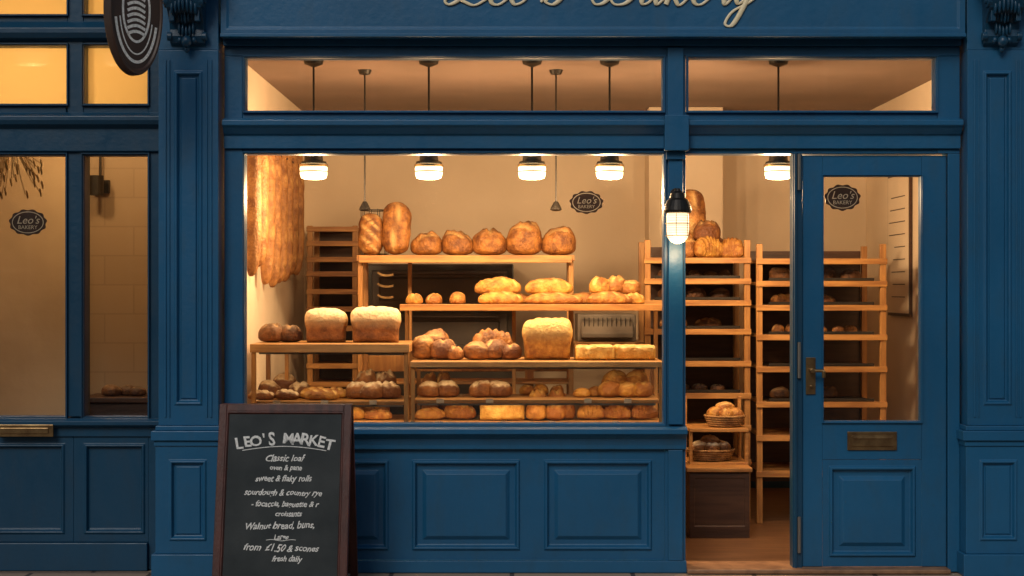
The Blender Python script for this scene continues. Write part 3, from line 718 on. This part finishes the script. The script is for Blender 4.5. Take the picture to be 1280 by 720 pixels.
# ---------------- pendant lamps
def pendant(u,y,v0,v1,power,r=.075,zc=ZC,col=LCOL):
    e=empty("pendant_lamp"); x=SX(u,y); zt_,zb_=SZ(v0,y),SZ(v1,y)
    M=MB(); M.cyl(.006,zt_+.06,zc-.02,(x,y,0),8); M.rev([(0,0),(.055,0),(.05,-.02),(.012,-.035),(0,-.035)],(x,y,zc),20)
    M.rev([(0,.085),(.016,.085),(.02,.065),(.048,.058),(.052,.012),(r*.92,.008),(r*.95,-.004),(0,-.004)],(x,y,zt_),26); M.build("stem_and_cap",IRON,e)
    h=zt_-zb_
    M=MB(); M.rev([(r*.88,-.005),(r*.98,-.012),(r,-h*.35),(r*.99,-h*.7),(r*.9,-h*.93),(r*.6,-h),(0,-h)],(x,y,zt_),30); M.build("lit_glass",LAMPG,e,smooth=True)
    M=MB(); M.rev([(r*1.0,0),(r*1.06,-.004),(r*1.06,-.012),(r*1.0,-.014)],(x,y,zt_-.006),30); M.rev([(r*.99,0),(r*1.02,-.002),(r*1.02,-.005),(r*.99,-.006)],(x,y,zt_-h*.5),30); M.build("rings",BRASS,e)
    l=bpy.data.lights.new("bulb",'POINT'); l.energy=power; l.color=col; l.shadow_soft_size=.06
    o=bpy.data.objects.new("bulb",l); o.location=(x,y,zb_-.09); bpy.context.collection.objects.link(o); o.parent=e
for u,pw in((392,26),(536,42),(665,42),(762,42),(973,42)): pendant(u,.72,204,224,pw)
for u,v in((456,262),(695,262)):
    x=SX(u,1.1); hk=MB(); hk.cyl(.005,SZ(v,1.1),ZC,(x,1.1,0),8); hk.rev([(0,.05),(.012,.045),(.03,.01),(.034,0),(.02,-.008),(0,-.01)],(x,1.1,SZ(v,1.1)),16); hk.rev([(0,0),(.04,0),(.03,-.025),(0,-.03)],(x,1.1,ZC),16)
    hk.build("ceiling_hook",IRON)
po=empty("framed_poster")
M=MB(); M.box(XR-.02,XR-.002,1.98,2.56,1.24,2.16); M.build("frame",WOODD,po)
M=MB(); M.box(XR-.024,XR-.0205,2.0,2.54,1.26,2.14); M.build("sheet",PLASTER,po)
M=MB()
for i in range(9): M.box(XR-.026,XR-.0245,2.08,2.3+.2*random.random(),1.36+i*.08,1.366+i*.08)
M.build("printed_lines",BADGE,po)

# ---------------- badges
def badge(u,v,w,h,y):
    e=empty("oval_logo_sign",(SX(u,y),y,SZ(v,y))); a,b_=SW(w,y)/2,SW(h,y)/2
    n=96; vs=[(0,0,0)]+[(a*math.cos(t)*(1+.045*math.sin(11*t)),0,b_*math.sin(t)*(1+.05*math.sin(11*t))) for t in [2*math.pi*i/n for i in range(n)]]
    M=MB(); M.add(vs,[(0,1+i,1+(i+1)%n) for i in range(n)]); o=M.build("plate",BADGE,e); sd=o.modifiers.new("s",'SOLIDIFY'); sd.thickness=.004; sd.offset=0
    M=MB(); M.ribbon([(a*.84*math.cos(t),b_*.82*math.sin(t)) for t in [2*math.pi*i/60 for i in range(60)]],.004,-.0035,True); M.build("ring",LINEN,e)
    text("Leo's",b_*.85,LINEN,e,(0,-.004,-b_*.1),shear=.3); text("BAKERY",b_*.42,LINEN,e,(0,-.004,-b_*.52))
badge(733,253,41,28,.09); badge(1053,247,44,32,.085); badge(35,278,46,32,.21)

# ---------------- wall lamp on mullion
wl=empty("wall_lamp"); x=FX(844); yl=-.12
M=MB(); M.rev([(0,0),(.03,0),(.028,-.02),(.0,-.02)],(x,-.03,FZ(243)),20,'Y')
M.cyl(.010,-.09,0,(x,-.04,FZ(243)),10,'Y')
M.rev([(0,.10),(.012,.098),(.018,.085),(.035,.075),(.04,.05),(.052,.04),(.066,.01),(.07,-.01),(.066,-.022),(.055,-.022),(0,-.02)],(x,yl,FZ(262)),26)
M.build("housing",IRON,wl,smooth=False,bevel=.001)
M=MB(); M.rev([(.052,-.0),(.055,-.015),(.056,-.08),(.05,-.12),(.034,-.14),(.012,-.15),(0,-.15)],(x,yl,FZ(268)),26); M.build("glass_jar",JARG,wl,smooth=True)
M=MB()
for i in range(6):
    a=2*math.pi*i/6+.3
    M.box(x+.06*math.cos(a)-.0012,x+.06*math.cos(a)+.0012,yl+.06*math.sin(a)-.0012,yl+.06*math.sin(a)+.0012,FZ(268)-.11,FZ(268))
for z in(-.05,-.11): M.rev([(.058,0),(.062,0),(.062,-.003),(.058,-.003)],(x,yl,FZ(268)+z),24)
M.build("guard",BRASS,wl)
l=bpy.data.lights.new("bulb",'POINT'); l.energy=2.6; l.color=LCOL; l.shadow_soft_size=.04
o=bpy.data.objects.new("bulb",l); o.location=(x,yl-.04,FZ(268)-.20); bpy.context.collection.objects.link(o); o.parent=wl

# ------------------------------------------------------------ neighbouring shop (left)
nb=empty("neighbouring_shop"); yo=.06
N=MB()
def nbm(u0,u1,v0,v1,y=0): N.box(FX(u0),FX(u1),yo+y,.2,FZ(v1),FZ(v0))
nbm(182,202.8,-95,714.9); nbm(80,100,-90,188,.002); nbm(78.5,99.5,188.2,522,.001)
nbm(-260,-225,-95,714.9); nbm(-83,-60,-90,522,.001)
for v0,v1 in((-95,-60),(16,54),(129,191)):
    for a,b_ in((-224.9,-83.2),(-59.8,79.8 if v0<100 else 78.3),(100.2,181.9)):
        nbm(a,b_,v0,v1,.004)
N.hmould(FX(-260),FX(201),[(yo+.002,FZ(190)),(yo-.02,FZ(188)),(yo-.02,FZ(160)),(yo-.05,FZ(155)),(yo-.06,FZ(150)),(yo-.06,FZ(145)),(yo-.02,FZ(140)),(yo+.002,FZ(138))])
N.hmould(FX(-260),FX(201),[(yo+.002,FZ(50)),(yo-.03,FZ(46)),(yo-.045,FZ(40)),(yo-.045,FZ(34)),(yo-.01,FZ(26)),(yo+.002,FZ(24))])
N.hmould(FX(-260),FX(201),[(.2,FZ(523)),(yo-.03,FZ(524)),(yo-.045,FZ(527)),(yo-.045,FZ(532)),(yo-.01,FZ(536)),(yo-.01,FZ(547)),(.2,FZ(547))])
for b0,b1,p0,p1 in((-224,-70,-212,-88),(-70,88,-58,77),(88,182,101,178)):
    N.panel((FX(b0),FX(b1),FZ(680),FZ(547.3)),(FX(p0),FX(p1),FZ(670),FZ(556)),yo,[(0,0),(.006,-.008),(.014,-.008),(.022,.012),(.03,.014)],.2)
N.box(FX(-224),FX(182),yo-.03,.2,0,FZ(680.3))
N.box(FX(-260),FX(202.7),-.02,.2,FZ(-125),FZ(-95.2))
N.build("frame",BLUE_SHADE,nb,bevel=.003)
N=MB()
for o_ in (op(-60,78.5,192,523),op(100,182,192,523),op(-225,-83,192,523)): N.bead((o_[0]+.006,o_[1]-.006,o_[2]+.006,o_[3]-.006),.016,yo-.002)
for o_ in (op(-60,80,54,129),op(100,182,54,129),op(-60,80,-60,16),op(100,182,-60,16),op(-225,-83,54,129),op(-225,-83,-60,16)): N.bead((o_[0]+.006,o_[1]-.006,o_[2]+.006,o_[3]-.006),.014,yo-.002)
N.build("beads",BLUE_SHADE,nb)
MB().box(FX(-225),FX(183),.15,.155,FZ(530),FZ(186)).build("glass",GLASS,nb)
MB().box(FX(-225),FX(183),.15,.155,FZ(133),FZ(-62)).build("frosted_transoms",FROST,nb)
M=MB(); M.box(FX(-6),FX(66),yo-.053,yo-.044,FZ(546),FZ(531)); M.box(FX(0),FX(60),yo-.058,yo-.053,FZ(542),FZ(535)); M.build("letter_plate",BRASS,nb,bevel=.002)
TILE,nt,b,tc,br=stone("wall_tiles",(0.42,0.30,0.185),(0.40,0.285,0.175),(0.35,0.245,0.15),1.0,.36,.18)
br.inputs["Mortar Size"].default_value=.005
mp=nt.nodes.new("ShaderNodeMapping"); mp.inputs["Rotation"].default_value=(R(90),0,0)
nt.links.new(tc.outputs["Object"],mp.inputs[0]); nt.links.new(mp.outputs[0],br.inputs[0]); nt.links.new(br.outputs[0],b.inputs["Base Color"]); b.inputs["Roughness"].default_value=.5
nr=empty("neighbouring_room")
X0,X1=-3.7,-1.60
MB().box(X0,X1,1.9,2.0,0,3.2).build("back_wall",TILE,nr)
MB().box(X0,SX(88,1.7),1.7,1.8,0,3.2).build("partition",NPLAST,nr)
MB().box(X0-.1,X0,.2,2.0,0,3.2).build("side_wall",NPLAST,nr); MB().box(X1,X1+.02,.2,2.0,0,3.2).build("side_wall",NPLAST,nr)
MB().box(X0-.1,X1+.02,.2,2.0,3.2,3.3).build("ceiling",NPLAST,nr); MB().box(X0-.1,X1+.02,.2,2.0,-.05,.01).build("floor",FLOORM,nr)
M=MB(); M.box(SX(98,1.2),SX(190,1.2),1.2,1.6,SZ(497,1.2)-.03,SZ(497,1.2)); M.box(SX(100,1.2),SX(188,1.2),1.22,1.58,.01,SZ(497,1.2)-.031); M.build("counter_table",WOODD,None,bevel=.004)
group("bread_rolls",C_DARK,[(140,26,14,'roll',0,0,0),(158,24,13,'roll',.04,0,0),(172,22,12,'roll',0,0,0)],1.35,SZ(497,1.2))
e=empty("wall_light"); x,yy,z=SX(125,1.85),1.85,SZ(235,1.85)
M=MB(); M.box(x-.05,x+.05,1.86,1.899,z-.03,z+.05); M.cyl(.02,-.09,0,(x,1.86,z+.01),12,'Y'); M.cyl(.045,-.05,.07,(x,1.76,z+.0),18,'Z'); M.cyl(.008,.07,.3,(x,1.86,z),8); M.build("fitting",IRON,e)
M=MB()
for i in range(40):
    a=random.uniform(-.12,.12); L_=random.uniform(.10,.28); xx=SX(14,.5)+a*.4
    pts=[(xx,SZ(180,.5)),(xx+a*.5,SZ(180,.5)-L_*.6),(xx+a,SZ(180,.5)-L_)]
    M.ribbon(catm(pts,4),.004,.5+random.uniform(-.03,.03)); place(M,'roll',.045,.012,.01,xx+a,.5,SZ(180,.5)-L_,0,R(80))
M.build("dried_wheat_bundle",simple("straw",(.5,.33,.14),(.35,.2,.08),.8),None)
NC=(1.0,0.62,0.28)
pendant(40,.95,62,82,20,.09,3.2,NC); pendant(150,.95,62,82,16,.09,3.2,NC)

rn=empty("corner_shopfront"); N=MB()
N.panel((FX(1277)+.01,FX(1600),0,FZ(-95)),(FX(1320),FX(1560),.25,FZ(0)),.06,[(0,0),(.01,-.01),(.02,-.01),(.03,.02)],.3)
N.build("panelled_front",BLUE_SHADE,rn)

# ------------------------------------------------------------ hanging oval sign
hs=empty("hanging_sign",(-1.755,-.58,2.71),(0,0,R(50)))
a_,b_=.150,.305
def oval(a,b,n=64): return [(a*math.cos(t),b*math.sin(t)) for t in [2*math.pi*i/n for i in range(n)]]
n=64
M=MB(); vs=[];fs=[]
for k,(s_,yy) in enumerate(((.0,-.02),(.90,-.02),(.93,-.028),(.98,-.028),(1,-.018),(1,.018),(.98,.028),(.93,.028),(.9,.02),(.0,.02))):
    vs+=[(x_*s_,yy,z_*s_) for x_,z_ in oval(a_,b_)]
for k in range(9):
    for i in range(n): fs.append((k*n+i,k*n+(i+1)%n,(k+1)*n+(i+1)%n,(k+1)*n+i))
M.add(vs,fs); M.build("board",BADGE,hs)
for sd in(-1,1):
    M=MB(); yy=sd*.0215
    M.ribbon([p for p in oval(a_*.78,b_*.80)][34:62],.014,yy)
    M.ribbon([p for p in oval(a_*.62,b_*.68)][34:62],.007,yy)
    for k in range(-4,4):
        M.ribbon([(-.050+.10*t,-.01+k*.027+.016*math.sin(t*3.1)) for t in [i/6 for i in range(7)]],.014,yy)
    M.ribbon(oval(.075,.15,40),.012,yy,True)
    M.build("loaf_drawing",CHALK,hs)
    text("LEO'S",.042,CHALK,hs,(0,yy,.175),rot=(R(90),0,0 if sd<0 else math.pi),bold=.001)
M=MB(); M.cyl(.012,-.20,.62,(0,0,.42),12,'X'); M.cyl(.005,.28,.42,(-.06,0,0),8); M.cyl(.005,.28,.42,(.06,0,0),8); M.rev([(0,.02),(.018,.012),(.018,-.012),(0,-.02)],(-.21,0,.42),12,'X')
M.build("bracket_arm",IRON,hs)

# ------------------------------------------------------------ chalkboard A-frame
cb=empty("chalkboard_sign",(SX(352,-.48),-.56,0.0),(R(-12),0,R(-2)))
Wb,Hb=.316,.885
M=MB(); f=.036
def fr_(M,y0,y1):
    M.box(-Wb,-Wb+f,y0,y1,0.0,Hb); M.box(Wb-f,Wb,y0,y1,0.0,Hb); M.box(-Wb+f+.0005,Wb-f-.0005,y0+.001,y1-.001,Hb-f,Hb-.001); M.box(-Wb+f+.0005,Wb-f-.0005,y0+.001,y1-.001,.03,.03+f)
fr_(M,-.014,.014)
M.rings([(-Wb+f,Wb-f,.03+f,Hb-f,-.012),(-Wb+f+.006,Wb-f-.006,.036+f,Hb-f-.006,-.014),(-Wb+f+.012,Wb-f-.012,.042+f,Hb-f-.012,-.004)],cap=False)
M.build("frame",MAHOG,cb,bevel=.003)
MB().box(-Wb+.02,Wb-.02,-.004,.004,.05,Hb-.02).build("slate",SLATE,cb)
bl=MB(); fr_(bl,-.012,.012); bl.box(-Wb+.02,Wb-.02,-.003,.003,.05,Hb-.02); bl.build("rear_leg_frame",MAHOG,cb,loc=(0,.39,.082),rot=(R(24),0,0))
def bz(v): return (741-v)/262.0*1.0
ti="LEO'S MARKET"; n=len(ti)
for i,ch in enumerate(ti):
    k=(i-(n-1)/2); xx=k*.0385; zz=bz(558)-.00055*k*k*1.6
    text(ch,.070 if i%4 else .078,CHALK,cb,(xx,-.0052,zz),rot=(R(90),R(k*2.2),0),bold=.0018,name="title_letter",wob=.08)
M=MB(); M.ribbon([(-.20+.4*t,bz(567)+.020*math.sin(t*math.pi)) for t in [i/16 for i in range(17)]],.0035,-.0052); M.ribbon([(-.07+.14*t,bz(677)+.003*math.sin(t*9)) for t in [i/16 for i in range(17)]],.0025,-.0052)
M.build("chalk_lines",CHALK,cb)
lines=[("Classic loaf",580,.044,.35,0),("oven & pane",591,.033,.2,.01),("sweet & flaky rolls",605,.039,.3,0),("sourdough & country rye",622,.039,.4,0),("- focaccia, baguette & r",636,.037,.35,.01),("croissants",648,.034,.3,.03),("Walnut bread, buns,",663,.044,.35,-.01),("Large",676,.034,.2,0),("from  £1.50 & scones",690,.044,.4,0),("fresh daily",703,.037,.3,.03)]
for s_,v,sz,shv,dx in lines:
    text(s_,sz,CHALK,cb,(dx,-.0052,bz(v)),rot=(R(90),R(random.uniform(-1.5,1.5)),0),shear=shv,sx=.92,bold=.0008,name="menu_line",wob=.10)

# ------------------------------------------------------------ light
w=bpy.data.worlds.new("World"); bpy.context.scene.world=w; w.use_nodes=True
nt=w.node_tree; bgk=nt.nodes["Background"]; sky=nt.nodes.new("ShaderNodeTexSky"); sky.sky_type='NISHITA'; sky.sun_disc=False
sky.sun_elevation=R(12); sky.sun_rotation=R(200); nt.links.new(sky.outputs[0],bgk.inputs[0]); bgk.inputs[1].default_value=.12
sd=bpy.data.lights.new("sun",'SUN'); sd.energy=1.15; sd.angle=R(24); sd.color=(1,.94,.86)
so=bpy.data.objects.new("sun",sd); bpy.context.collection.objects.link(so); so.rotation_euler=(R(52),0,R(-20))
cam=bpy.data.cameras.new("camera"); co=bpy.data.objects.new("camera",cam); bpy.context.collection.objects.link(co)
co.location=(0,-8,1.42); co.rotation_euler=(R(90),0,0); cam.lens=36*8/5.12; cam.clip_end=500; cam.clip_start=.1
bpy.context.scene.camera=co
sc_=bpy.context.scene; sc_.view_settings.view_transform='Standard'; sc_.view_settings.look='None'; sc_.view_settings.exposure=0
